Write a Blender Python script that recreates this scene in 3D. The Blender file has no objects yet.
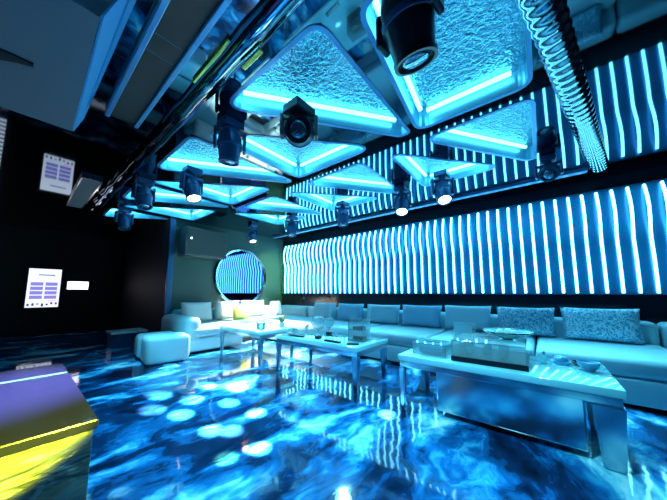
import bpy, bmesh, math, random
from mathutils import Vector, Matrix
random.seed(7)
PI = math.pi
SC = bpy.context.scene
COL = SC.collection
H = 2.55           # ceiling height
XR = 4.85          # right wall
YB = 5.85          # back wall
YF = 9.4           # far wall of the alcove
XC = 1.93          # corner between alcove and back wall

# ------------------------------------------------------------------ materials
MATS = {}
def mat(name, col, rough=.5, metal=0., emit=None, es=0., ior=1.45, trans=0., alpha=1., coat=0., spec=.5):
    m = bpy.data.materials.new(name); m.use_nodes = True
    b = m.node_tree.nodes['Principled BSDF']
    b.inputs['Base Color'].default_value = (*col, 1)
    b.inputs['Roughness'].default_value = rough
    b.inputs['Metallic'].default_value = metal
    b.inputs['IOR'].default_value = ior
    b.inputs['Transmission Weight'].default_value = trans
    b.inputs['Alpha'].default_value = alpha
    b.inputs['Coat Weight'].default_value = coat
    b.inputs['Specular IOR Level'].default_value = spec
    if emit:
        b.inputs['Emission Color'].default_value = (*emit, 1)
        b.inputs['Emission Strength'].default_value = es
    MATS[name] = m
    return m
def nt(m): return m.node_tree.nodes, m.node_tree.links, m.node_tree.nodes['Principled BSDF']
def noise_bump(m, scale, strength, dist=.02, detail=3, rough=.5, distort=0., stretch=(1, 1, 1), kind='noise'):
    N, L, b = nt(m)
    tc = N.new('ShaderNodeTexCoord'); mp = N.new('ShaderNodeMapping'); mp.inputs['Scale'].default_value = stretch
    L.new(tc.outputs['Object'], mp.inputs['Vector'])
    if kind == 'noise':
        t = N.new('ShaderNodeTexNoise'); t.inputs['Detail'].default_value = detail; t.inputs['Distortion'].default_value = distort
        t.inputs['Roughness'].default_value = rough; out = t.outputs['Fac']
    else:
        t = N.new('ShaderNodeTexVoronoi'); t.feature = 'SMOOTH_F1'; out = t.outputs['Distance']
    t.inputs['Scale'].default_value = scale
    L.new(mp.outputs['Vector'], t.inputs['Vector'])
    bp = N.new('ShaderNodeBump'); bp.inputs['Strength'].default_value = strength; bp.inputs['Distance'].default_value = dist
    L.new(out, bp.inputs['Height']); L.new(bp.outputs['Normal'], b.inputs['Normal'])
    return t
def ramp(m, fac, stops, into='Base Color'):
    N, L, b = nt(m)
    r = N.new('ShaderNodeValToRGB'); e = r.color_ramp.elements
    e[0].position, e[0].color = stops[0][0], (*stops[0][1], 1)
    e[1].position, e[1].color = stops[-1][0], (*stops[-1][1], 1)
    for p, c in stops[1:-1]:
        k = e.new(p); k.color = (*c, 1)
    L.new(fac, r.inputs['Fac']); L.new(r.outputs['Color'], b.inputs[into]); return r

# floor: poured ocean-pattern epoxy, glossy
fl = mat('ocean_floor', (.02, .1, .3), .06, ior=1.9)
N, L, b = nt(fl)
tc = N.new('ShaderNodeTexCoord'); mp = N.new('ShaderNodeMapping')
mp.inputs['Rotation'].default_value = (0, 0, .12); mp.inputs['Scale'].default_value = (.68, 1.2, 1)
L.new(tc.outputs['Object'], mp.inputs['Vector'])
n1 = N.new('ShaderNodeTexNoise'); n1.inputs['Scale'].default_value = 1.1; n1.inputs['Detail'].default_value = 4
L.new(mp.outputs['Vector'], n1.inputs['Vector'])
sub = N.new('ShaderNodeVectorMath'); sub.operation = 'SUBTRACT'; sub.inputs[1].default_value = (.5, .5, .5)
L.new(n1.outputs['Color'], sub.inputs[0])
scl = N.new('ShaderNodeVectorMath'); scl.operation = 'SCALE'; scl.inputs['Scale'].default_value = 1.6
L.new(sub.outputs[0], scl.inputs[0])
add = N.new('ShaderNodeVectorMath'); L.new(mp.outputs['Vector'], add.inputs[0]); L.new(scl.outputs[0], add.inputs[1])
n2 = N.new('ShaderNodeTexNoise'); n2.inputs['Scale'].default_value = 1.7; n2.inputs['Detail'].default_value = 8; n2.inputs['Roughness'].default_value = .6
L.new(add.outputs[0], n2.inputs['Vector'])
ramp(fl, n2.outputs['Fac'], [(.37, (.002, .007, .022)), (.46, (.004, .032, .10)), (.53, (.008, .14, .38)), (.58, (.05, .38, .62)), (.635, (.40, .80, .88)), (.69, (.9, .97, 1.))])
bw = N.new('ShaderNodeTexNoise'); bw.inputs['Scale'].default_value = 5; bw.inputs['Detail'].default_value = 2
L.new(tc.outputs['Object'], bw.inputs['Vector'])
bp = N.new('ShaderNodeBump'); bp.inputs['Strength'].default_value = .10; bp.inputs['Distance'].default_value = .02
L.new(bw.outputs['Fac'], bp.inputs['Height']); L.new(bp.outputs['Normal'], b.inputs['Normal'])

mat('black_mirror', (.15, .21, .26), .035, 1.)
mat('dark_wall', (.005, .009, .017), .55, spec=.25)
mat('teal_wall', (.022, .062, .058), .5)
mp_ = mat('blue_panel', (.012, .13, .29), .28, .45)
mat('skirting_black', (.01, .016, .03), .16, .3)
mat('tube_cyan', (.5, .9, 1), .3, emit=(.17, .76, 1.), es=7.5)
mat('coffer_tube', (.6, .9, 1), .3, emit=(.16, .74, 1.), es=4.2)
rp = mat('rippled_steel', (.28, .62, .74), .24, .8)
noise_bump(rp, 30, 1.0, .022, detail=2, distort=.5)
mat('satin_aluminium', (.24, .58, .70), .3, .6)
mat('brushed_steel', (.34, .48, .56), .22, 1.)
mat('dark_chrome', (.34, .46, .54), .05, 1.)
mat('chrome', (.72, .80, .86), .06, 1.)
mat('mirror_panel', (.62, .70, .72), .16, 1.)
mat('glass_top', (.36, .74, .80), .12, .0, coat=1)
mat('lamp_black', (.012, .018, .03), .3)
mat('lamp_navy', (.025, .085, .20), .28, .3)
mat('lens', (.25, .4, .5), .08, .8)
mat('lens_lit', (.8, .9, 1), .2, emit=(.75, .95, 1.), es=14)
mat('lens_warm', (1, .8, .5), .2, emit=(1., .72, .32), es=12)
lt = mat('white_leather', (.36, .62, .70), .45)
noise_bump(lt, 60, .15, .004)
f1 = mat('blue_velvet', (.20, .52, .74), .8); noise_bump(f1, 140, .3, .004)
f2 = mat('pale_blue_fabric', (.36, .66, .80), .8); noise_bump(f2, 140, .3, .004)
f4 = mat('ivory_fabric', (.78, .74, .72), .8); noise_bump(f4, 120, .3, .004)
f5 = mat('yellow_fabric', (.75, .72, .18), .8); noise_bump(f5, 120, .3, .004)
f3 = mat('sequin_fabric', (.1, .3, .5), .35, .3)
N, L, b = nt(f3)
tc = N.new('ShaderNodeTexCoord'); vo = N.new('ShaderNodeTexVoronoi'); vo.inputs['Scale'].default_value = 7; vo.feature = 'DISTANCE_TO_EDGE'
nn = N.new('ShaderNodeTexNoise'); nn.inputs['Scale'].default_value = 9; L.new(tc.outputs['Object'], nn.inputs['Vector'])
ad = N.new('ShaderNodeVectorMath'); L.new(tc.outputs['Object'], ad.inputs[0]); L.new(nn.outputs['Color'], ad.inputs[1]); L.new(ad.outputs[0], vo.inputs['Vector'])
ramp(f3, vo.outputs['Distance'], [(.0, (.6, .9, .98)), (.10, (.25, .60, .80)), (.2, (.10, .36, .58))])
mat('ac_grey', (.10, .145, .175), .4)
mat('ac_blue_lit', (.10, .46, .82), .35)  # blue light falling on the sloping side, put into the colour
mat('vent_dark', (.010, .018, .018), .6)
mat('vent_rail', (.16, .42, .66), .35, .5)
mat('screen_white', (.8, .8, 1), .4, emit=(.80, .86, 1.), es=1.05)
mat('screen_violet', (.3, .2, .8), .4, emit=(.30, .27, .80), es=.8)
mat('screen_pink', (.8, .3, .6), .4, emit=(.85, .45, .75), es=1.3)
mat('screen_ink', (.1, .08, .25), .4, emit=(.12, .09, .32), es=.6)
mat('panel_lit', (1, .9, 1), .4, emit=(1., .90, .97), es=2.2)
mat('counter_black', (.05, .06, .07), .22, coat=.4)
cf = mat('counter_front', (.30, .31, .28), .34, .2)
noise_bump(cf, 3.2, .8, .08, detail=3, distort=1.2, stretch=(1, 1, 3))
mat('counter_top', (.022, .022, .05), .2, coat=.6)  # purple sheen of the reflected screen put into the colour
mat('speaker_grey', (.05, .075, .085), .5)
mat('speaker_grille', (.03, .045, .05), .7)
mat('silver_rim', (.75, .78, .8), .12, 1.)
mat('round_mirror', (.14, .17, .40), .02, 1.)
mat('gold', (.9, .72, .18), .2, 1.)
mat('clear_acrylic', (.85, .97, 1.), .03, 0, trans=.86, ior=1.25)
mat('aqua_glass', (.45, .9, .95), .05, 0, trans=.75, ior=1.3)
mat('black_plastic', (.008, .010, .02), .3)
mat('blue_ceramic', (.10, .38, .62), .25)
mat('white_ceramic', (.7, .8, .82), .2)
mat('leaf', (.03, .09, .03), .5)
mat('bottle_cap', (.6, .8, .85), .2, .8)
mat('rail_blue', (.16, .40, .70), .3, .6)
mat('seam', (.02, .06, .14), .7)
M = MATS

# ------------------------------------------------------------------ mesh helpers
def box_bm(bm, c, s, bev=0., seg=2, rot=None):
    t = bmesh.new(); bmesh.ops.create_cube(t, size=1)
    bmesh.ops.scale(t, vec=Vector(s), verts=t.verts)
    if bev: bmesh.ops.bevel(t, geom=t.edges[:] , offset=min(bev, min(s) * .49), segments=seg, profile=.5, affect='EDGES')
    if rot is not None: bmesh.ops.transform(t, matrix=rot, verts=t.verts)
    bmesh.ops.translate(t, vec=Vector(c), verts=t.verts)
    merge(bm, t)
def merge(bm, t):
    me = bpy.data.meshes.new('tmp'); t.to_mesh(me); t.free(); bm.from_mesh(me); bpy.data.meshes.remove(me)
def tube_bm(bm, pts, r, n=8, cap=True):
    pts = [Vector(p) for p in pts]; rings = []
    rr = r if isinstance(r, (list, tuple)) else [r] * len(pts)
    up = None
    for i, p in enumerate(pts):
        d = (pts[min(i + 1, len(pts) - 1)] - pts[max(i - 1, 0)]).normalized()
        if up is None:
            up = Vector((0, 0, 1)) if abs(d.z) < .9 else Vector((1, 0, 0))
        a = d.cross(up).normalized(); c = a.cross(d).normalized(); up = c
        rings.append([bm.verts.new(p + (a * math.cos(2 * PI * k / n) + c * math.sin(2 * PI * k / n)) * rr[i]) for k in range(n)])
    for u, v in zip(rings, rings[1:]):
        for k in range(n):
            bm.faces.new((u[k], u[(k + 1) % n], v[(k + 1) % n], v[k]))
    if cap:
        bm.faces.new(rings[0][::-1]); bm.faces.new(rings[-1])
def lathe_bm(bm, prof, n=24, mtx=None):
    t = bmesh.new(); rings = []
    for r, z in prof:
        if r < 1e-5: rings.append([t.verts.new((0, 0, z))])
        else: rings.append([t.verts.new((r * math.cos(2 * PI * k / n), r * math.sin(2 * PI * k / n), z)) for k in range(n)])
    for u, v in zip(rings, rings[1:]):
        for k in range(n):
            k2 = (k + 1) % n
            if len(u) == 1 and len(v) == 1: continue
            if len(u) == 1: t.faces.new((u[0], v[k2], v[k]))
            elif len(v) == 1: t.faces.new((u[k], u[k2], v[0]))
            else: t.faces.new((u[k], u[k2], v[k2], v[k]))
    bmesh.ops.recalc_face_normals(t, faces=t.faces)
    if mtx is not None: bmesh.ops.transform(t, matrix=mtx, verts=t.verts)
    merge(bm, t)
def prism_bm(bm, poly, z0, z1):
    t = bmesh.new()
    a = [t.verts.new((x, y, z0)) for x, y in poly]; c = [t.verts.new((x, y, z1)) for x, y in poly]
    n = len(poly); t.faces.new(a[::-1]); t.faces.new(c)
    for i in range(n): t.faces.new((a[i], a[(i + 1) % n], c[(i + 1) % n], c[i]))
    bmesh.ops.recalc_face_normals(t, faces=t.faces); merge(bm, t)
def hexa_bm(bm, v8):
    """eight corners: bottom four, top four, in the same order"""
    t = bmesh.new(); v = [t.verts.new(p) for p in v8]
    for f in ((3, 2, 1, 0), (4, 5, 6, 7), (0, 1, 5, 4), (1, 2, 6, 5), (2, 3, 7, 6), (3, 0, 4, 7)): t.faces.new([v[i] for i in f])
    bmesh.ops.recalc_face_normals(t, faces=t.faces); merge(bm, t)
def pillow_bm(bm, w, h, d, n=14, puff=1.):
    """soft square cushion in the local YZ plane, thickness along X, standing on z = 0"""
    t = bmesh.new(); bmesh.ops.create_grid(t, x_segments=n, y_segments=n, size=1)
    back = bmesh.new()
    def shape(vs, sgn):
        for v in vs:
            u, q = v.co.x, v.co.y
            th = ((1 - u ** 4) * (1 - q ** 4)) ** .45
            pin = 1 - .06 * (1 - abs(u) ** 2) * abs(q) ** 3 - .06 * (1 - abs(q) ** 2) * abs(u) ** 3
            v.co = Vector((sgn * th * d / 2, u * w / 2 * (1 - .05 * (1 - q * q)* (abs(u) ** 4)), h / 2 + q * h / 2 * (1 - .06 * (1 - u * u) * (abs(q) ** 4))))
    shape(t.verts, 1)
    bmesh.ops.create_grid(back, x_segments=n, y_segments=n, size=1); shape(back.verts, -1)
    bmesh.ops.reverse_faces(back, faces=back.faces)
    me = bpy.data.meshes.new('t'); back.to_mesh(me); back.free(); t.from_mesh(me); bpy.data.meshes.remove(me)
    bmesh.ops.remove_doubles(t, verts=t.verts, dist=.0008)
    bmesh.ops.recalc_face_normals(t, faces=t.faces); merge(bm, t)
def obj(name, bm, m, parent=None, smooth=False, loc=None, rot=None, label=None):
    me = bpy.data.meshes.new(name); bm.to_mesh(me); bm.free()
    me.materials.append(M[m] if isinstance(m, str) else m)
    if smooth:
        for p in me.polygons: p.use_smooth = True
        if smooth == 'auto': me.set_sharp_from_angle(angle=math.radians(38))
    o = bpy.data.objects.new(name, me); COL.objects.link(o)
    if parent: o.parent = parent
    if loc is not None: o.location = loc
    if rot is not None: o.rotation_euler = rot
    if label: o['label'] = label
    return o
def thing(name, label, cat, loc=(0, 0, 0), rotz=0, group=None):
    o = bpy.data.objects.new(name, None); COL.objects.link(o); o.empty_display_size = .1
    o.location = loc; o.rotation_euler = (0, 0, rotz); return tag(o, label, cat, group)
def tag(o, label, cat, group=None):
    o['label'] = label; o['category'] = cat
    if group: o['group'] = group
    return o
def struct(name, bm, m, smooth=False):
    o = obj(name, bm, m, smooth=smooth); o['kind'] = 'structure'; return o
def B(): return bmesh.new()
def simple_box(c, s, bev=0., seg=2, rot=None):
    b = B(); box_bm(b, c, s, bev, seg, rot); return b

# ------------------------------------------------------------------ coffers: plan shapes
def fillet(poly, r, n=5):
    out = []; k = len(poly)
    for i in range(k):
        p0, p1, p2 = Vector(poly[i - 1]), Vector(poly[i]), Vector(poly[(i + 1) % k])
        a = (p0 - p1).normalized(); c = (p2 - p1).normalized()
        ang = a.angle(c); d = min(r / math.tan(ang / 2), .35 * min((p0 - p1).length, (p2 - p1).length))
        s, e = p1 + a * d, p1 + c * d
        for j in range(n + 1):
            t = j / n; out.append(tuple((1 - t) ** 2 * s + 2 * t * (1 - t) * p1 + t * t * e))
    return out
def inset(poly, d):
    k = len(poly); out = []
    for i in range(k):
        p0, p1, p2 = Vector(poly[i - 1]), Vector(poly[i]), Vector(poly[(i + 1) % k])
        a = (p1 - p0).normalized(); c = (p2 - p1).normalized()
        na, nc = Vector((-a.y, a.x)), Vector((-c.y, c.x))
        m_ = na + nc; m_ = m_ / max(.25, m_.dot(na)) if m_.length > 1e-6 else na
        out.append(tuple(p1 + m_ * d))
    return out
COFFERS = []   # (ccw polygon, label)
def cell(x0, x1, y0, y1, la, lv, onlyA=False, onlyV=False):
    w, d = x1 - x0, y1 - y0
    if not onlyV: COFFERS.append(([(x0, y0), (x1, y0), (x1, y0 + d * .05), (x0, y0 + d * .68)], la))
    if not onlyA: COFFERS.append(([(x0 + w * .10, y1), (x0 + w * .10, y1 - d * .05), (x1, y1 - d * .74), (x1, y1)], lv))
COFFERS.append(([(1.06, -.03), (2.27, -.03), (2.27, .80), (1.06, .66)], 'large four-sided rippled-steel ceiling light cut by the top edge, behind the biggest spotlight'))
cell(.965, 2.25, .90, 2.43, 'big rounded triangular rippled-steel ceiling light, whole in view, dark spotlight in front of it',
     'V-shaped ceiling light directly behind and below the big whole rippled triangle')
cell(.965, 2.25, 2.60, 4.12, 'triangular ceiling light of the left row, next one behind the big whole V',
     'V-shaped ceiling light of the left row, second V from the big whole one')
cell(.965, 2.25, 4.28, 5.70, 'triangular ceiling light of the left row, third triangle towards the alcove',
     'small V-shaped ceiling light of the left row nearest the round mirror')
cell(.965, 1.86, 5.98, 7.2, 'farthest and smallest triangular ceiling light inside the dark alcove', '', onlyA=True)
cell(2.47, 3.62, -.04, 1.21, 'triangular rippled ceiling light of the right row, nearest the wavy mirrored moulding',
     'V-shaped ceiling light of the right row, nearest the wavy mirrored moulding')
cell(2.47, 3.62, 1.58, 2.95, 'triangular ceiling light in the middle of the right row beside the light-tube wall',
     'V-shaped ceiling light in the middle of the right row beside the light-tube wall')
cell(2.47, 3.62, 3.25, 4.55, 'triangular ceiling light at the far end of the right row', 'V-shaped ceiling light at the far end of the right row')

# ceiling with the coffer openings cut out
bm = B(); edges = []
outline = [(-2.6, -3.2), (XR + .1, -3.2), (XR + .1, YB + .1), (XC, YB + .1), (XC, YF + .1), (-2.6, YF + .1)]
for lp in [outline] + [fillet(p, .09) for p, _ in COFFERS]:
    vs = [bm.verts.new((x, y, H)) for x, y in lp]
    edges += [bm.edges.new((vs[i], vs[(i + 1) % len(vs)])) for i in range(len(vs))]
bmesh.ops.triangle_fill(bm, use_beauty=True, use_dissolve=False, edges=edges)
for f in bm.faces:
    if f.normal.z > 0: f.normal_flip()
struct('ceiling', bm, 'black_mirror')

for poly, lab in COFFERS:
    cx = sum(p[0] for p in poly) / len(poly); cy = sum(p[1] for p in poly) / len(poly)
    t = thing('ceiling_light', lab, 'ceiling light', (cx, cy, H), 0, 'coffered ceiling lights')
    loc = [(x - cx, y - cy) for x, y in poly]; rp_ = fillet(loc, .09)
    bm = B(); outr = inset(rp_, -.012); k = len(rp_)
    rows = [[bm.verts.new((x, y, z)) for x, y in q] for q, z in ((rp_, .0), (rp_, .145), (outr, .145), (outr, .0))]
    for a, c in zip(rows, rows[1:] + rows[:1]):
        for i in range(k): bm.faces.new((a[i], a[(i + 1) % k], c[(i + 1) % k], c[i]))
    bmesh.ops.recalc_face_normals(bm, faces=bm.faces)
    obj('side_frame', bm, 'satin_aluminium', t)
    bm = B(); prism_bm(bm, outr, .145, .165); obj('rippled_panel', bm, 'rippled_steel', t)
    bm = B(); lo = inset(rp_, -.03)
    rows = [[bm.verts.new((x, y, z)) for x, y in q] for q, z in ((rp_, 0), (rp_, -.006), (lo, -.006), (lo, 0))]
    for a, c in zip(rows, rows[1:] + rows[:1]):
        for i in range(k): bm.faces.new((a[i], a[(i + 1) % k], c[(i + 1) % k], c[i]))
    bmesh.ops.recalc_face_normals(bm, faces=bm.faces)
    obj('rim', bm, 'rail_blue', t)
    q = inset(loc, .045)
    for i in range(len(q)):
        if i == 0 and not lab.startswith(('V-', 'small V')): continue
        a, c = Vector(q[i]), Vector(q[(i + 1) % len(q)])
        if (c - a).length < .2: continue
        d = (c - a).normalized() * .05
        a, c = a + d, c - d
        bm = B(); tube_bm(bm, [(a.x, a.y, .115), (c.x, c.y, .115)], .019, 10)
        obj('light_tube', bm, 'coffer_tube', t, True)

# ------------------------------------------------------------------ room shell
struct('floor', simple_box((1.2, 3.1, -.05), (7.7, 12.8, .1)), fl)
bm = B(); box_bm(bm, (XR + .05, (-3.2 + YB) / 2, .49), (.1, YB + 3.2, .98)); struct('wall_right', bm, 'skirting_black')
struct('wall_right_upper', simple_box((XR + .05, (-3.2 + YB) / 2, 2.47), (.1, YB + 3.2, .20)), 'skirting_black')
struct('wall_back', simple_box(((XC + XR) / 2 + .05, YB + .05, H / 2), (XR - XC + .1, .1, H)), 'teal_wall')
struct('wall_alcove_side', simple_box((XC - .03, (YB + YF) / 2 + .03, H / 2), (.06, YF - YB - .06, H)), 'dark_wall')
struct('wall_far', simple_box((-.35, YF + .05, H / 2), (4.5, .1, H)), 'dark_wall')
struct('wall_left', simple_box((-2.55, 3.1, H / 2), (.1, 12.6, H)), 'dark_wall')
struct('wall_front', simple_box((1.15, -3.15, H / 2), (7.3, .1, H)), 'dark_wall')
struct('baseboard_back', simple_box(((XC + XR) / 2, YB - .012, .05), (XR - XC, .024, .1), .004), 'skirting_black')
struct('trim_1', simple_box((XC - .02, YB - .03, H / 2), (.10, .06, H), .006), M['lamp_navy'])   # corner post

# satin blue panel behind the light tubes
o = obj('light_wall_panel', simple_box((0, 0, 0), (.05, 8.0, 1.40), .004), 'blue_panel', loc=(XR - .005, 1.83, 1.68))
tag(o, 'long satin blue wall panel behind the row of vertical light tubes', 'wall panel')

# vertical bent light tubes
ORD = ('first second third fourth fifth sixth seventh eighth ninth tenth eleventh twelfth thirteenth fourteenth fifteenth sixteenth '
       'seventeenth eighteenth nineteenth').split()
TENS = {2: ('twenty', 'twentieth'), 3: ('thirty', 'thirtieth'), 4: ('forty', 'fortieth'), 5: ('fifty', 'fiftieth')}
def ordinal(n):
    if n < 20: return ORD[n - 1]
    a, c = divmod(n, 10)
    return TENS[a][1] if c == 0 else TENS[a][0] + '-' + ORD[c - 1]
bm = B(); pts = []
prof = [(1.0, .0), (1.2, .012), (1.4, .016), (1.58, .008), (1.68, .002), (1.78, .022), (1.9, .06), (2.05, .078), (2.18, .06), (2.28, .025), (2.34, .0)]
tube_bm(bm, [(-.045 - o_, 0, z - 1.0) for z, o_ in prof], .0145, 8)
first = obj('light_tube', bm, 'tube_cyan', None, True)
NT = 52
for i in range(NT):
    o = first if i == 0 else first.copy()
    if i: COL.objects.link(o)
    o.location = (XR - .005, 5.66 - .1405 * i, 1.0)
    pl = ('corner beside the round mirror')
    tag(o, 'vertical cyan light tube on the right wall, %s counting from the mirror corner' % ordinal(i + 1), 'light tube', 'vertical light tubes on the right wall')

# mirrored mouldings and rails on the ceiling
def half_round(p0, p1, r, wav, nseg, m, name, freq=11.):
    p0, p1 = Vector(p0), Vector(p1); d = (p1 - p0); Lh = d.length; d.normalize(); s = Vector((-d.y, d.x, 0)); bm = B(); rows = []
    for i in range(nseg + 1):
        t = i / nseg; rr = r * (1 + wav * math.sin(t * Lh * freq) + wav * .4 * math.sin(t * Lh * 5.3 + 1))
        rows.append([bm.verts.new(p0 + d * Lh * t + s * rr * math.cos(a) * (1 if True else 0) + Vector((0, 0, -rr * .75 * math.sin(a)))) for a in [PI * k / 14 for k in range(15)]])
    for a, c in zip(rows, rows[1:]):
        for k in range(14): bm.faces.new((a[k], c[k], c[k + 1], a[k + 1]))
    bm.faces.new(rows[0]); bm.faces.new(rows[-1][::-1])
    bmesh.ops.recalc_face_normals(bm, faces=bm.faces)
    return struct(name, bm, m, True)
half_round((1.45, -.07, H), (4.40, -.66, H), .088, .026, 800, 'dark_chrome', 'trim_2', 74.)
half_round((.76, -1.2, H), (.76, 8.8, H), .075, .05, 160, 'black_mirror', 'trim_3')
struct('trim_4', simple_box((4.34, 2.55, H - .025), (.09, 6.2, .05), .008), 'rail_blue')
struct('trim_5', simple_box((.815, 1.33, H - .07), (.03, .20, .024), .003), 'gold')
struct('trim_6', simple_box((.69, 1.62, H - .012), (.03, .50, .024), .003), 'gold')

# ------------------------------------------------------------------ left ceiling fittings
t = thing('air_conditioner', 'large grey flared ceiling unit with a blue-lit sloping side in the top left corner', 'air conditioner', (-.5, 2.0, H))
b1 = [(-.9, 1.42, 2.2), (.125, 1.42, 2.2), (.155, 2.64, 2.2), (-.9, 2.64, 2.2)]
t1 = [(-.9, 1.25, H - .002), (.27, 1.25, H - .002), (.24, 3.05, H - .002), (-.9, 3.05, H - .002)]
bm = B(); hexa_bm(bm, [(x + .5, y - 2, z - H) for x, y, z in b1 + t1]); obj('housing', bm, 'ac_grey', t)
def lerp(a, c, s): return tuple(a[i] + (c[i] - a[i]) * s for i in range(3))
for nm, s0, s1, mm in (('side_panel', .04, .55, 'ac_blue_lit'), ('side_strip', .66, .94, 'ac_blue_lit')):
    q = [lerp(b1[1], t1[1], s0), lerp(b1[2], t1[2], s0), lerp(b1[2], t1[2], s1), lerp(b1[1], t1[1], s1)]
    nrm = (Vector(q[1]) - Vector(q[0])).cross(Vector(q[3]) - Vector(q[0])).normalized()
    if nrm.x < 0: nrm = -nrm
    v8 = [Vector(p) for p in q] + [Vector(p) + nrm * .008 for p in q]
    bm = B(); hexa_bm(bm, [(v.x + .5, v.y - 2, v.z - H) for v in v8]); obj(nm, bm, mm, t, label='blue-lit sloping side panel')
bm = B()   # dark curved band on the underside
arc = [(-.02 - .42 * math.sin(a), 2.25 - .55 * math.cos(a) + .3) for a in [PI * .02 + PI * .6 * k / 14 for k in range(15)]]
rowsA = []
for k, (x, y) in enumerate(arc):
    wdt = .075 * math.sin(PI * (k + .3) / 15.) + .006
    a = PI * .02 + PI * .6 * k / 14; nx, ny = math.sin(a), math.cos(a)
    rowsA.append([bm.verts.new((x + .5 + sgn * nx * wdt, y - 2 + sgn * ny * wdt, z - H)) for sgn, z in ((-1, 2.2), (-1, 2.19), (1, 2.19), (1, 2.2))])
for a, c in zip(rowsA, rowsA[1:]):
    for k in range(4): bm.faces.new((a[k], a[(k + 1) % 4], c[(k + 1) % 4], c[k]))
bm.faces.new(rowsA[0]); bm.faces.new(rowsA[-1][::-1]); bmesh.ops.recalc_face_normals(bm, faces=bm.faces)
obj('curved_band', bm, 'black_plastic', t, label='black curved band')

t = thing('ceiling_vent', 'long dark ceiling vent with two pale blue rails beside the grey unit', 'vent', (.455, 1.3, H))
obj('grille', simple_box((0, 0, -.02), (.17, 2.9, .03)), 'vent_dark', t)
for s in (-1, 1): obj('rail', simple_box((s * .1, 0, -.03), (.032, 2.94, .055), .006), 'vent_rail', t)
obj('end_plate', simple_box((0, 1.455, -.02), (.17, .02, .04), .003), 'vent_dark', t)
for r_ in range(2):
    bm = B()
    for k in range(12): lathe_bm(bm, [(0, -.002), (.0035, 0), (0, .002)], 8, Matrix.Translation((-.07 + .0125 * k, .35 + r_ * .16, -.036)))
    obj('perforation', bm, 'vent_rail', t)

t = thing('louvre_vent', 'small slatted silver ceiling grille between the dark vent and the alcove', 'vent', (.51, 5.45, H))
bm = B()
for s in (-1, 1):
    box_bm(bm, (s * .1, 0, -.02), (.014, 1.75, .04)); box_bm(bm, (0, s * .87, -.02), (.2, .014, .04))
obj('frame', bm, 'silver_rim', t)
bm = B()
for k in range(11): box_bm(bm, (-.082 + .0164 * k, 0, -.02), (.005, 1.73, .03))
obj('slat', bm, 'satin_aluminium', t)
obj('backing', simple_box((0, 0, -.004), (.19, 1.73, .006)), 'vent_dark', t)

# ------------------------------------------------------------------ alcove wall: song screen, lit panel, tall lit column
def screen_content(t, w, h):
    obj('display', simple_box((0, -.012, h / 2), (w, .01, h), .002), 'screen_white', t)
    bm = B()
    for r_ in range(4):
        for c in range(2):
            box_bm(bm, (-w * .22 + c * w * .44, -.019, h * (.26 + .115 * r_)), (w * .38, .004, h * .088))
    obj('menu_tile', bm, 'screen_violet', t)
    bm = B(); box_bm(bm, (w * .05, -.019, h * .84), (w * .5, .004, h * .025)); obj('heading_bar', bm, 'screen_ink', t)
    bm = B(); rnd = random.Random(3)
    for k in range(7): box_bm(bm, (-w * .42 + k * w * .14, -.019, h * (.06 + .04 * rnd.random())), (w * .07, .004, h * (.03 + .06 * rnd.random())))
    obj('icon_row', bm, 'screen_ink', t)
    bm = B(); box_bm(bm, (w * .3, -.019, h * .17), (w * .3, .004, h * .05)); obj('banner', bm, 'screen_pink', t)
t = thing('song_screen', 'glowing upright touch screen with white heading and violet tiles on the dark far wall', 'screen', (.40, YF - .04, .66))
obj('bezel', simple_box((0, .0, .46), (.59, .06, .98), .012), 'black_plastic', t)
t2 = t
for o in (): pass
screen_content(t, .53, .92)
for ch in t.children:
    if ch.name.split('.')[0] != 'bezel': ch.location.y = -.024
t = thing('control_panel', 'small glowing white wall panel to the right of the touch screen', 'control panel', (.985, YF - .012, 1.09))
obj('plate', simple_box((0, 0, .105), (.43, .024, .235), .006), 'black_plastic', t)
obj('lit_face', simple_box((0, -.016, .105), (.39, .012, .2), .004), 'panel_lit', t)
t = thing('lattice_light', 'tall latticed white light column at the left edge of the far wall', 'light', (-.60, YF - .03, .10))
obj('lit_panel', simple_box((0, 0, 1.1), (.22, .05, 2.2), .006), 'screen_white', t)
bm = B()
for k in range(23): box_bm(bm, (0, -.032, .0 + .097 * k), (.23, .014, .03))
box_bm(bm, (0, -.032, 1.1), (.02, .014, 2.2))
obj('lattice', bm, 'black_plastic', t)
t = thing('side_table', 'low dark side table with a white top in the dark alcove', 'table', (1.42, 6.35, 0))
obj('body', simple_box((0, 0, .12), (.5, .4, .24), .01), 'lamp_navy', t)
obj('table_top', simple_box((0, 0, .26), (.56, .46, .04), .008), 'white_ceramic', t)

# ------------------------------------------------------------------ round mirror, speaker
t = thing('round_mirror', 'large round silver-rimmed mirror on the back wall reflecting the light tubes', 'mirror', (3.53, YB, 1.40))
bm = B(); rx = Matrix.Rotation(PI / 2, 4, 'X')
lathe_bm(bm, [(0, .0), (.655, 0), (.655, .03), (0, .03)], 64, rx); obj('mirror_glass', bm, 'round_mirror', t)
bm = B(); lathe_bm(bm, [(.64, .0), (.71, 0), (.715, .05), (.69, .075), (.655, .06), (.64, .03), (.64, .0)], 64, rx); obj('rim', bm, 'silver_rim', t, 'auto')

t = thing('speaker', 'dark grey box speaker hung high on the back wall left of the round mirror', 'speaker', (2.44, YB - .28, 1.84), .0)
rt = Matrix.Rotation(.16, 4, 'X')
obj('cabinet', simple_box((0, 0, .20), (.86, .34, .58), .015, rot=None), 'speaker_grey', t)
obj('grille', simple_box((0, -.175, .20), (.80, .012, .52), .004), 'speaker_grille', t)
bm = B(); lathe_bm(bm, [(0, 0), (.014, 0), (.012, .006), (0, .008)], 12, Matrix.Translation((-.32, -.182, .26)) @ rx); obj('indicator', bm, 'lens_lit', t)
obj('bracket', simple_box((0, .22, .22), (.1, .12, .08), .006), 'black_plastic', t)

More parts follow.
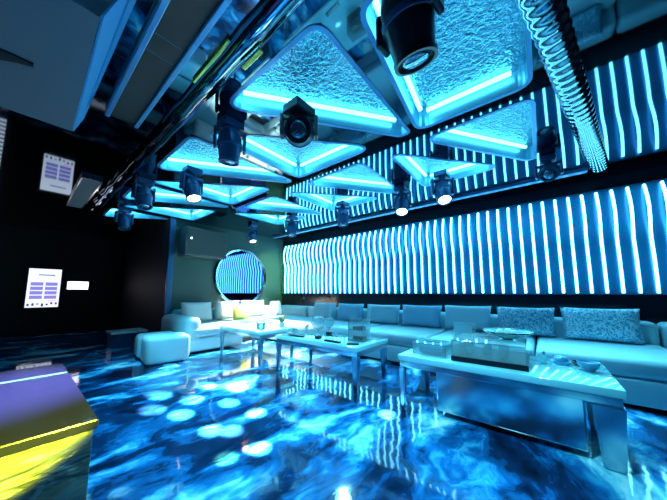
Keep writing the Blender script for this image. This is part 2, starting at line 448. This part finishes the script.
# ------------------------------------------------------------------ sofa
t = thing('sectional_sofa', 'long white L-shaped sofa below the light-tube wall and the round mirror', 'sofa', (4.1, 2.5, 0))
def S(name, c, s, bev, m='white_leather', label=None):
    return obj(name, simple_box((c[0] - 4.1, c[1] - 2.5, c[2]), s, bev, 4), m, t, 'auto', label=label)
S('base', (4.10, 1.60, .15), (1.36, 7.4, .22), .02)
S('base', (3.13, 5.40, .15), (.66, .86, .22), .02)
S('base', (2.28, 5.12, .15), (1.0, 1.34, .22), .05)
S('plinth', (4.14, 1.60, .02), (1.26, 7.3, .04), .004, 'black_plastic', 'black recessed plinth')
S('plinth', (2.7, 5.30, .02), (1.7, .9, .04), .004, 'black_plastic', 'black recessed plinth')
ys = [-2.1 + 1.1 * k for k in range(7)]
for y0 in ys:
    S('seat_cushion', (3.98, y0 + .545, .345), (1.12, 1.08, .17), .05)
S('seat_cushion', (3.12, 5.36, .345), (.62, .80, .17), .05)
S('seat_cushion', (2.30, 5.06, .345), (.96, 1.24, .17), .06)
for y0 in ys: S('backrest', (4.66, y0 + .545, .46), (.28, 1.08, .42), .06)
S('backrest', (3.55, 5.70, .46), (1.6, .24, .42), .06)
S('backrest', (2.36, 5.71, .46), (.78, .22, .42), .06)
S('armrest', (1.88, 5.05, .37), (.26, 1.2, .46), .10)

t = thing('pouf', 'white two-block pouf with a dark strap at the left end of the sofa', 'pouf', (1.44, 4.5, 0), -.12)
obj('front_block', simple_box((0.03, -.13, .2), (.56, .42, .38), .07, 4), 'white_leather', t, 'auto')
obj('rear_block', simple_box((-.0, .36, .185), (.54, .46, .35), .08, 4), 'white_leather', t, 'auto')
obj('strap', simple_box((.015, .105, .185), (.50, .06, .345), .02), 'seam', t, label='dark strap between the blocks')
obj('foot', simple_box((0.02, .1, .01), (.4, .8, .02)), 'black_plastic', t)

# back cushions on the right sofa
def cushion(name_label, loc, rz, tilt, w, h, d, m, grp='scatter cushions along the sofa', pip=True):
    c = thing('cushion', name_label, 'cushion', loc, rz, grp)
    bm = B(); pillow_bm(bm, w, h, d); o = obj('cover', bm, m, c, True, rot=(0, tilt, 0))
    return c
RZ = 0.
for lab, y0, y1, m, hh in (
    ('blue sequin-patterned cushion nearest the right edge of the photo', -.85, -.17, 'sequin_fabric', .40),
    ('blue swirl-patterned cushion behind the glass bowl on the near table', -.12, .53, 'sequin_fabric', .385),
    ('plain pale blue cushion behind the tall clear menu holder', .59, 1.25, 'pale_blue_fabric', .385),
    ('plain mid-blue velvet cushion above the near end of the near table', 1.29, 1.98, 'blue_velvet', .37),
    ('pale blue cushion left of the mid-blue velvet one', 2.02, 2.72, 'pale_blue_fabric', .36),
    ('mid-blue cushion behind the tall clear box of the middle table', 2.80, 3.45, 'blue_velvet', .36),
    ('pale blue cushion behind the globe glasses of the middle table', 3.52, 4.15, 'pale_blue_fabric', .36)):
    cushion(lab, (4.365, (y0 + y1) / 2, .43), PI, -.20, y1 - y0, hh, .19, m)
for lab, x0, x1, m, hh, y, sz in (
    ('large ivory cushion in the far left corner of the sofa beside the armrest', 2.02, 2.62, 'ivory_fabric', .40, 5.38, .18),
    ('ivory cushion directly below the round mirror', 2.70, 3.28, 'ivory_fabric', .40, 5.44, .18),
    ('ivory cushion on the back sofa right of the yellow one', 3.36, 3.98, 'ivory_fabric', .40, 5.44, .18),
    ('ivory cushion in the corner where both sofa wings meet', 4.02, 4.50, 'ivory_fabric', .38, 5.3, .18)):
    cushion(lab, ((x0 + x1) / 2, y, .43), -PI / 2 + (0.5 if x0 > 4 else 0), -.22, x1 - x0, hh, sz, m)
cushion('small yellow cushion leaning on the ivory one below the round mirror', (3.12, 5.10, .43), -PI / 2, -.3, .38, .28, .14, 'yellow_fabric')

# ------------------------------------------------------------------ tables
def table(lab, x0, x1, y0, y1, panel=None, top=.46, near_leg=(.036, .02), far_leg=(.03, .018)):
    cx, cy = (x0 + x1) / 2, (y0 + y1) / 2; w, d = x1 - x0, y1 - y0
    t = thing('coffee_table', lab, 'table', (cx, cy, 0), 0, 'mirrored coffee tables')
    obj('table_top', simple_box((0, 0, top - .025), (w, d, .05), .008), 'glass_top', t, 'auto')
    obj('apron', simple_box((0, 0, top - .075), (w - .03, d - .03, .05), .004), 'mirror_panel', t)
    for sx in (-1, 1):
        for sy in (-1, 1):
            bm = B(); (a, c) = near_leg if sy < 0 else far_leg; X, Y = sx * (w / 2 - a - .006), sy * (d / 2 - a - .006)
            X2, Y2 = sx * (w / 2 - a - .006), sy * (d / 2 - a - .006)
            hexa_bm(bm, [(X2 + i * c, Y2 + j * c, 0) for i, j in ((-1, -1), (1, -1), (1, 1), (-1, 1))] + [(X + i * a, Y + j * a, top - .1) for i, j in ((-1, -1), (1, -1), (1, 1), (-1, 1))])
            bmesh.ops.bevel(bm, geom=bm.edges[:], offset=.008, segments=2, affect='EDGES')
            obj('leg', bm, 'brushed_steel', t, 'auto')
    if panel:
        obj('mirrored_body', simple_box((0, (panel[0] + panel[1]) / 2 - cy, (top - .1) / 2 + .02), (w - .16, panel[1] - panel[0], top - .145), .01), 'mirror_panel', t)
    return t
table('mirrored low table nearest the camera with black-based clear case on it', 2.17, 2.84, -.33, 1.03, (-.16, .73), near_leg=(.068, .046), far_leg=(.026, .018))
table('mirrored low table in the middle of the row of three', 2.17, 2.84, 1.46, 2.74)
table('mirrored low table farthest away, in front of the round mirror, brightly lit', 2.17, 2.84, 3.07, 4.2)
TZ = .46

# things on the near table
def acrylic_box(parent, c, w, d, h, th=.006, m='clear_acrylic', name='case'):
    bm = B()
    for s in (-1, 1):
        box_bm(bm, (c[0] + s * (w / 2 - th / 2), c[1], c[2] + h / 2), (th, d, h)); box_bm(bm, (c[0], c[1] + s * (d / 2 - th / 2), c[2] + h / 2), (w - 2 * th, th, h))
    return obj(name, bm, m, parent)
t = thing('display_case', 'clear acrylic case with a thick black base on the near table', 'display case', (2.5, .36, TZ), 0.03)
obj('base', simple_box((0, 0, .02), (.50, .50, .04), .004), 'black_plastic', t, label='thick black base')
acrylic_box(t, (0, 0, .04), .48, .48, .115, name='clear_wall'); obj('lid', simple_box((0, 0, .159), (.49, .49, .008), .002), 'clear_acrylic', t)
t = thing('glass_tumbler', 'small glass tumbler inside the clear acrylic case, nearest the tissue box', 'glass', (2.42, .50, TZ + .04), 0, 'glasses in the clear case')
def tumbler(t, r, h, m='aqua_glass'):
    bm = B(); lathe_bm(bm, [(0, 0), (r * .8, 0), (r, h), (r - .004, h), (r * .8 - .004, .008), (0, .008)], 20); obj('bowl', bm, m, t, 'auto')
tumbler(t, .035, .085)
t = thing('glass_tumbler', 'small glass tumbler inside the clear acrylic case under the glass bowl', 'glass', (2.46, .26, TZ + .04), 0, 'glasses in the clear case'); tumbler(t, .035, .085)
t = thing('glass_tumbler', 'small glass tumbler in the middle of the clear acrylic case', 'glass', (2.5, .38, TZ + .04), 0, 'glasses in the clear case'); tumbler(t, .035, .085)
t = thing('glass_bowl', 'wide shallow glass bowl on top of the clear acrylic case', 'bowl', (2.57, .24, TZ + .163))
bm = B(); lathe_bm(bm, [(0, 0), (.06, 0), (.065, .012), (.12, .03), (.175, .062), (.172, .066), (.115, .037), (.05, .016), (0, .014)], 40); obj('dish', bm, 'aqua_glass', t, 'auto')
bm = B(); lathe_bm(bm, [(.172, .060), (.180, .062), (.180, .070), (.172, .070), (.172, .060)], 40); obj('rim', bm, 'silver_rim', t, 'auto')
for k, (dx, dy) in enumerate(((.05, .0), (-.04, .045), (-.03, -.05))):
    w_ = ('nearest the sofa', 'nearest the tissue box', 'nearest the free table end')[k]
    bm = B(); lathe_bm(bm, [(0, -.032), (.02, -.026), (.032, 0), (.02, .026), (0, .032)], 14)
    o = obj('glass_ball', bm, 'white_ceramic', None, True, loc=(2.57 + dx, .24 + dy, TZ + .163 + .052)); tag(o, 'small pale ball in the glass bowl, the one ' + w_, 'ball', 'pale balls in the glass bowl')
t = thing('tissue_box', 'clear acrylic tissue box on the near table by its far end', 'tissue box', (2.42, .80, TZ), 0.02)
acrylic_box(t, (0, 0, 0), .24, .28, .09, name='clear_wall')
obj('lid', simple_box((0, 0, .095), (.25, .29, .010), .003), 'aqua_glass', t)
obj('tissue_pack', simple_box((0, 0, .042), (.16, .2, .07), .015), 'blue_ceramic', t)
obj('slot', simple_box((0, 0, .102), (.04, .14, .006), .002), 'black_plastic', t)
t = thing('menu_holder', 'tall clear acrylic menu holder standing behind the black-based case', 'menu holder', (2.79, .62, TZ), .0)
obj('stand_plate', simple_box((0, 0, .125), (.012, .2, .25), .003), 'clear_acrylic', t); obj('foot', simple_box((0, 0, .006), (.08, .2, .012), .003), 'aqua_glass', t)
obj('card', simple_box((-.009, 0, .135), (.003, .16, .19)), 'pale_blue_fabric', t)
t = thing('small_bottle', 'tiny clear bottle with metal cap right of the black-based case', 'bottle', (2.62, .02, TZ))
bm = B(); lathe_bm(bm, [(0, 0), (.018, 0), (.018, .05), (.008, .06), (.008, .07), (0, .07)], 16); obj('flask', bm, 'aqua_glass', t, 'auto')
bm = B(); lathe_bm(bm, [(0, .07), (.011, .07), (.011, .088), (0, .09)], 16); obj('cap', bm, 'bottle_cap', t, 'auto')
t = thing('candle_dome', 'small blue domed candle cup on the near table', 'candle cup', (2.68, -.08, TZ))
bm = B(); lathe_bm(bm, [(0, 0), (.055, 0), (.058, .02), (0, .02)], 24); obj('saucer', bm, 'blue_ceramic', t, 'auto')
bm = B(); lathe_bm(bm, [(.046, .02), (.044, .04), (.03, .056), (0, .062)], 24); obj('dome', bm, 'blue_ceramic', t, True)
t = thing('ashtray', 'flat dark ashtray beside the blue bowl on the near table', 'ashtray', (2.74, -.205, TZ))
bm = B(); lathe_bm(bm, [(0, 0), (.06, 0), (.07, .022), (.058, .022), (.05, .008), (0, .008)], 24); obj('dish', bm, 'black_plastic', t, 'auto')
bm = B()
for a in range(3): box_bm(bm, (.062 * math.cos(a * 2.1), .062 * math.sin(a * 2.1), .021), (.016, .012, .008), rot=Matrix.Rotation(a * 2.1, 4, 'Z'))
obj('rest_notch', bm, 'silver_rim', t)
t = thing('snack_bowl', 'small round blue bowl at the free end of the near table', 'bowl', (2.56, -.22, TZ))
bm = B(); lathe_bm(bm, [(0, 0), (.03, 0), (.034, .008), (.055, .035), (.062, .062), (.058, .062), (.048, .034), (0, .014)], 28); obj('wall', bm, 'blue_ceramic', t, 'auto')
bm = B(); lathe_bm(bm, [(0, .047), (.03, .05), (.053, .045), (.045, .03), (0, .03)], 20); obj('filling', bm, 'white_ceramic', t, True)

# things on the middle table
def globe(lab, loc, r, s):
    t = thing('globe_glass', lab, 'glass', loc, 0, 'globe glasses on the middle table')
    obj('base', simple_box((0, 0, .018), (.06, .06, .036), .006), 'black_plastic', t, label='dark square base')
    bm = B(); tube_bm(bm, [(0, 0, .03), (0, 0, s)], .007, 8); obj('stem', bm, 'chrome', t, True)
    bm = B(); pr = [(r * .12, s), (r * .6, s + r * .2), (r * .95, s + r * .75), (r, s + r * 1.1), (r * .85, s + r * 1.65), (r * .55, s + r * 1.95)]
    lathe_bm(bm, [(0, s - .002)] + pr + [(a - .003, z) for a, z in pr[::-1]] + [(0, s + .004)], 28); obj('bowl', bm, 'clear_acrylic', t, True)
globe('big globe-shaped stem glass with dark square base on the middle table', (2.30, 2.10, TZ), .085, .10)
globe('smaller globe-shaped stem glass behind, nearer the sofa on the middle table', (2.62, 2.2, TZ), .07, .085)
t = thing('clear_box', 'tall clear acrylic box with black items on the middle table near corner', 'box', (2.52, 1.66, TZ), .03)
acrylic_box(t, (0, 0, 0), .15, .2, .25, name='clear_wall'); obj('shelf', simple_box((0, 0, .12), (.13, .18, .006)), 'clear_acrylic', t)
obj('base', simple_box((0, 0, .006), (.16, .21, .012), .003), 'aqua_glass', t)
for k, (dx, z, w_) in enumerate(((0, .123, 'on its shelf'), (.01, .012, 'on its bottom'))):
    o = obj('card_pack', simple_box((0, 0, .02), (.08, .13, .04), .004), 'black_plastic', loc=(2.52 + dx, 1.66, TZ + z)); tag(o, 'black pack inside the tall clear box, the one ' + w_, 'pack', 'black packs in the tall clear box')
def remote(lab, loc, rz, l):
    t = thing('remote_control', lab, 'remote control', loc, rz, 'remotes on the middle table')
    obj('shell', simple_box((0, 0, .009), (.045, l, .018), .005), 'black_plastic', t)
    bm = B()
    for k in range(5): box_bm(bm, (0, -l * .35 + k * l * .15, .019), (.024, l * .06, .003))
    obj('button', bm, 'blue_ceramic', t)
remote('slim black remote control at the left end of the middle table', (2.25, 2.42, TZ), .1, .24)
remote('slim black remote control along the front edge of the middle table', (2.25, 1.84, TZ), -.05, .22)
remote('short black remote control at the near corner of the middle table', (2.27, 1.58, TZ), .6, .13)
t = thing('glass_dish', 'small round glass dish at the left end of the middle table', 'dish', (2.36, 2.6, TZ))
bm = B(); lathe_bm(bm, [(0, 0), (.05, 0), (.075, .05), (.07, .05), (.045, .008), (0, .008)], 28); obj('wall', bm, 'clear_acrylic', t, 'auto')
bm = B(); lathe_bm(bm, [(.07, .048), (.078, .049), (.078, .055), (.07, .055), (.07, .048)], 28); obj('rim', bm, 'silver_rim', t, 'auto')

# things on the far table
t = thing('ice_cube_box', 'small pale blue cube box on the far table', 'box', (2.36, 3.32, TZ), .2)
obj('body', simple_box((0, 0, .045), (.09, .09, .09), .006), 'aqua_glass', t); obj('lid', simple_box((0, 0, .097), (.096, .096, .014), .003), 'white_ceramic', t)
t = thing('potted_plant', 'tiny dark-leaved plant in a white pot on the far table', 'plant', (2.70, 3.25, TZ))
bm = B(); lathe_bm(bm, [(0, 0), (.035, 0), (.045, .08), (.04, .08), (.036, .07), (0, .07)], 20); obj('pot', bm, 'white_ceramic', t, 'auto')
bm = B(); rnd = random.Random(5)
for k in range(11):
    a = rnd.random() * 6.28; tl = .35 + rnd.random() * .7; ln = .08 + rnd.random() * .06
    d = Vector((math.cos(a) * math.sin(tl), math.sin(a) * math.sin(tl), math.cos(tl))); s = d.cross(Vector((0, 0, 1))).normalized() * .018; p = Vector((0, 0, .07)); nn_ = d.cross(s).normalized() * .002
    v = [p, p + d * ln * .5 + s, p + d * ln, p + d * ln * .5 - s]
    hexa_bm(bm, [tuple(q + nn_) for q in v] + [tuple(q - nn_) for q in v])
obj('foliage', bm, 'leaf', t)

# ------------------------------------------------------------------ counter at lower left
t = thing('bar_counter', 'dark glossy counter lit yellow-green in the bottom left corner', 'counter', (-.65, 1.65, 0))
obj('body', simple_box((0, 0, .285), (1.68, 1.0, .57), .006), 'counter_black', t)
obj('front_panel', simple_box((0, -.505, .285), (1.68, .012, .565), .002), 'counter_front', t, label='brushed yellow-lit front panel')
obj('counter_top', simple_box((0, 0, .585), (1.70, 1.04, .03), .004), 'counter_top', t)
obj('edge_trim', simple_box((0, .25, .601), (1.69, .006, .003)), 'vent_rail', t)

# ------------------------------------------------------------------ moving-head spotlights
def spot(parent, origin, target, color, power, deg, blend=.3, size=.02):
    l = bpy.data.lights.new('spot_beam', 'SPOT'); l.color = color; l.energy = power; l.spot_size = math.radians(deg); l.spot_blend = blend; l.shadow_soft_size = size
    o = bpy.data.objects.new('spot_beam', l); COL.objects.link(o)
    o.parent = parent
    d = Vector(target) - Vector(origin)
    o.location = Vector(origin) - Vector(parent.location)
    o.rotation_euler = d.to_track_quat('-Z', 'Y').to_euler(); return o
def moving_head(lab, x, y, zc, s, aim, lens='lens', m='lamp_black', yaw=0.):
    """base plate on the ceiling, yoke, barrel pointing at aim"""
    t = thing('moving_head_light', lab, 'spotlight', (x, y, H), 0, 'moving-head spotlights under the ceiling')
    dz = zc - H
    obj('base', simple_box((0, 0, -.045 * s - 0.0), (.24 * s, .2 * s, .09 * s), .012), m, t)
    d = Vector(aim) - Vector((x, y, zc)); d.normalize()
    side = d.cross(Vector((0, 0, 1))); side = Vector((1, 0, 0)) if side.length < .05 else side.normalized()
    bm = B(); w = .155 * s
    ay = math.atan2(side.y, side.x); R = Matrix.Rotation(ay, 4, 'Z')
    tube_bm(bm, [(0, 0, -.08 * s), (0, 0, -.125 * s)], .05 * s, 12)
    box_bm(bm, (0, 0, -.14 * s), (2 * w, .09 * s, .04 * s), .01, rot=R)
    for k in (-1, 1):
        c = side * k * w
        box_bm(bm, (c.x, c.y, (dz - .02 * s - .14 * s) / 2), (.035 * s, .10 * s, abs(dz + .14 * s) + .1 * s), .012, rot=R)
    obj('yoke', bm, m, t)
    q = d.to_track_quat('Z', 'Y').to_matrix().to_4x4(); q = Matrix.Translation((0, 0, dz)) @ q
    bm = B(); lathe_bm(bm, [(0, -.19), (.06, -.185), (.105, -.15), (.125, -.08), (.13, .02), (.115, .1), (.105, .17), (.112, .175), (.112, .2), (.095, .2), (.09, .185), (0, .185)], 28, q @ Matrix.Scale(s, 4))
    hd = obj('barrel', bm, m, t, 'auto')
    bm = B(); lathe_bm(bm, [(0, .205), (.05, .2), (.09, .186), (0, .18)], 24, q @ Matrix.Scale(s, 4)); obj('lens', bm, lens, hd, True)
    bm = B(); lathe_bm(bm, [(.131, -.02), (.136, -.015), (.136, .015), (.13, .02), (.125, 0), (.131, -.02)], 28, q @ Matrix.Scale(s, 4)); obj('ring', bm, 'lamp_navy', hd, True)
    t['o'] = 0
    del t['o']
    return t, Vector((x, y, zc)) + d * .24 * s
heads = {}
def MH(key, *a, **k): heads[key] = moving_head(*a, **k)
MH('A', 'big black spotlight hanging in front of the large whole rippled triangle', 1.36, 1.47, 2.33, .9, (.3, .45, 1.55))
MH('B', 'biggest black spotlight at the top edge with its lens turned down', 1.10, .42, 2.33, .95, (1.6, .35, 1.0))
MH('C', 'dark blue spotlight at the near left beside the yellow-edged beam', 1.10, 2.10, 2.33, .8, (1.25, 2.4, 0), m='lamp_navy')
MH('D', 'spotlight with a glaring white lens under the nearest right-row V light', 3.34, .90, 2.30, .8, (2.4, .3, 0), lens='lens_lit', m='lamp_navy')
MH('E', 'spotlight with a lit lens just left of the one with the glaring white lens', 3.44, 1.50, 2.30, .8, (2.5, 1.1, 0), lens='lens_lit', m='lamp_navy')
MH('F', 'blue round spotlight at the right end, under the wavy mirrored moulding', 3.70, -.16, 2.36, .72, (2.2, -.1, 1.6), m='lamp_navy')
MH('G', 'dark spotlight under the middle V light of the right row', 3.40, 2.55, 2.30, .8, (3.0, 2.2, 0), m='lamp_navy')
MH('H', 'dark spotlight at the far end of the right row by the tube wall', 3.40, 3.85, 2.30, .8, (3.0, 3.2, 0), m='lamp_navy')
MH('I', 'spotlight with a warm yellow lens in the left row before the alcove', 1.26, 3.30, 2.30, .8, (1.5, 2.4, 0), lens='lens_warm', m='lamp_navy')
MH('J', 'dark blue spotlight left of the one with the warm yellow lens', .98, 4.15, 2.31, .8, (1.2, 3.4, 0), m='lamp_navy')
MH('K', 'farthest dark blue spotlight at the mouth of the dark alcove', 1.12, 5.85, 2.31, .8, (1.3, 5.0, 0), m='lamp_navy')
MH('L', 'spotlight with a warm lens near the top of the round mirror', 3.25, 5.0, 2.28, .7, (3.1, 4.2, 0), lens='lens_warm', m='lamp_navy')

hA, oA = heads['A']; hC, oC = heads['C']; hL, oL = heads['L']; hB, oB = heads['B']; hI, oI = heads['I']
# cluster of white beams thrown on the floor
for x, y in ((.97, 2.99), (.82, 2.67), (.94, 2.38), (1.12, 2.63), (1.38, 2.93), (1.56, 2.57), (1.31, 2.29), (1.35, 1.93), (.98, 1.94), (1.07, 1.82), (1.07, 1.49), (2.02, 1.06)):
    spot(hB, oB, (x, y, 0), (1., .86, .80), 22000, 3.9, .9)
spot(hB, oB, (.89, 1.56, 0), (1., .8, .2), 5000, 3.2, .5)
# warm white beam on the far table and corner cushions
spot(hL, (3.05, 4.7, 2.2), (2.75, 4.1, .45), (1., .86, .66), 2200, 62, .6, .05)
spot(hL, (3.05, 4.7, 2.2), (3.6, 5.6, .5), (1., .84, .60), 1900, 50, .7, .05)
# yellow-green beam on the wall beside the tubes and on the counter
spot(heads['H'][0], (3.4, 4.25, 2.2), (4.5, 5.85, 1.5), (.7, .95, .08), 420, 44, .9)
MH('M', 'spotlight behind the camera position that throws the yellow-green beam on the counter', .55, -2.3, 2.31, .8, (-.2, 1.14, .95))
spot(heads['M'][0], heads['M'][1], (-.13, 1.14, .95), (.78, .95, .03), 4000, 15.5, .12)
spot(hC, (1.0, 1.9, 2.1), (-.05, 1.75, .6), (.36, .40, 1.), 2400, 32, 1.)  # violet light added to give the counter top its purple sheen
# wide blue fill added at the heads to brighten the floor
for k, tg in (('D', (2.6, .2, 0)), ('G', (2.4, 2.0, 0)), ('C', (1.3, 2.6, 0)), ('J', (1.2, 3.6, 0)), ('F', (3.1, -.8, .3)), ('B', (1.4, .6, 0))):
    spot(heads[k][0], heads[k][1], tg, (.16, .74, 1.), 210, 95, .8, .08)

# ------------------------------------------------------------------ camera, world, view
cam = bpy.data.cameras.new('camera'); co = bpy.data.objects.new('camera', cam); COL.objects.link(co)
cam.sensor_width = 36; cam.lens = 255 / 667 * 36; cam.shift_y = 15 / 667; cam.clip_start = .03
co.location = (0, 0, 1.0); co.rotation_euler = (PI / 2 + math.radians(6.266), 0, -math.radians(50.974))
SC.camera = co
w = bpy.data.worlds.new('world'); SC.world = w; w.use_nodes = True
w.node_tree.nodes['Background'].inputs['Color'].default_value = (.002, .006, .015, 1); w.node_tree.nodes['Background'].inputs['Strength'].default_value = .5
vs = SC.view_settings; vs.view_transform = 'Standard'; vs.look = 'None'; vs.gamma = 1; vs.use_curve_mapping = False; vs.exposure = .25
SC.cycles.use_denoising = True
SC.cycles.max_bounces = 10; SC.cycles.glossy_bounces = 6; SC.cycles.transmission_bounces = 8
SC.cycles.sample_clamp_indirect = 8
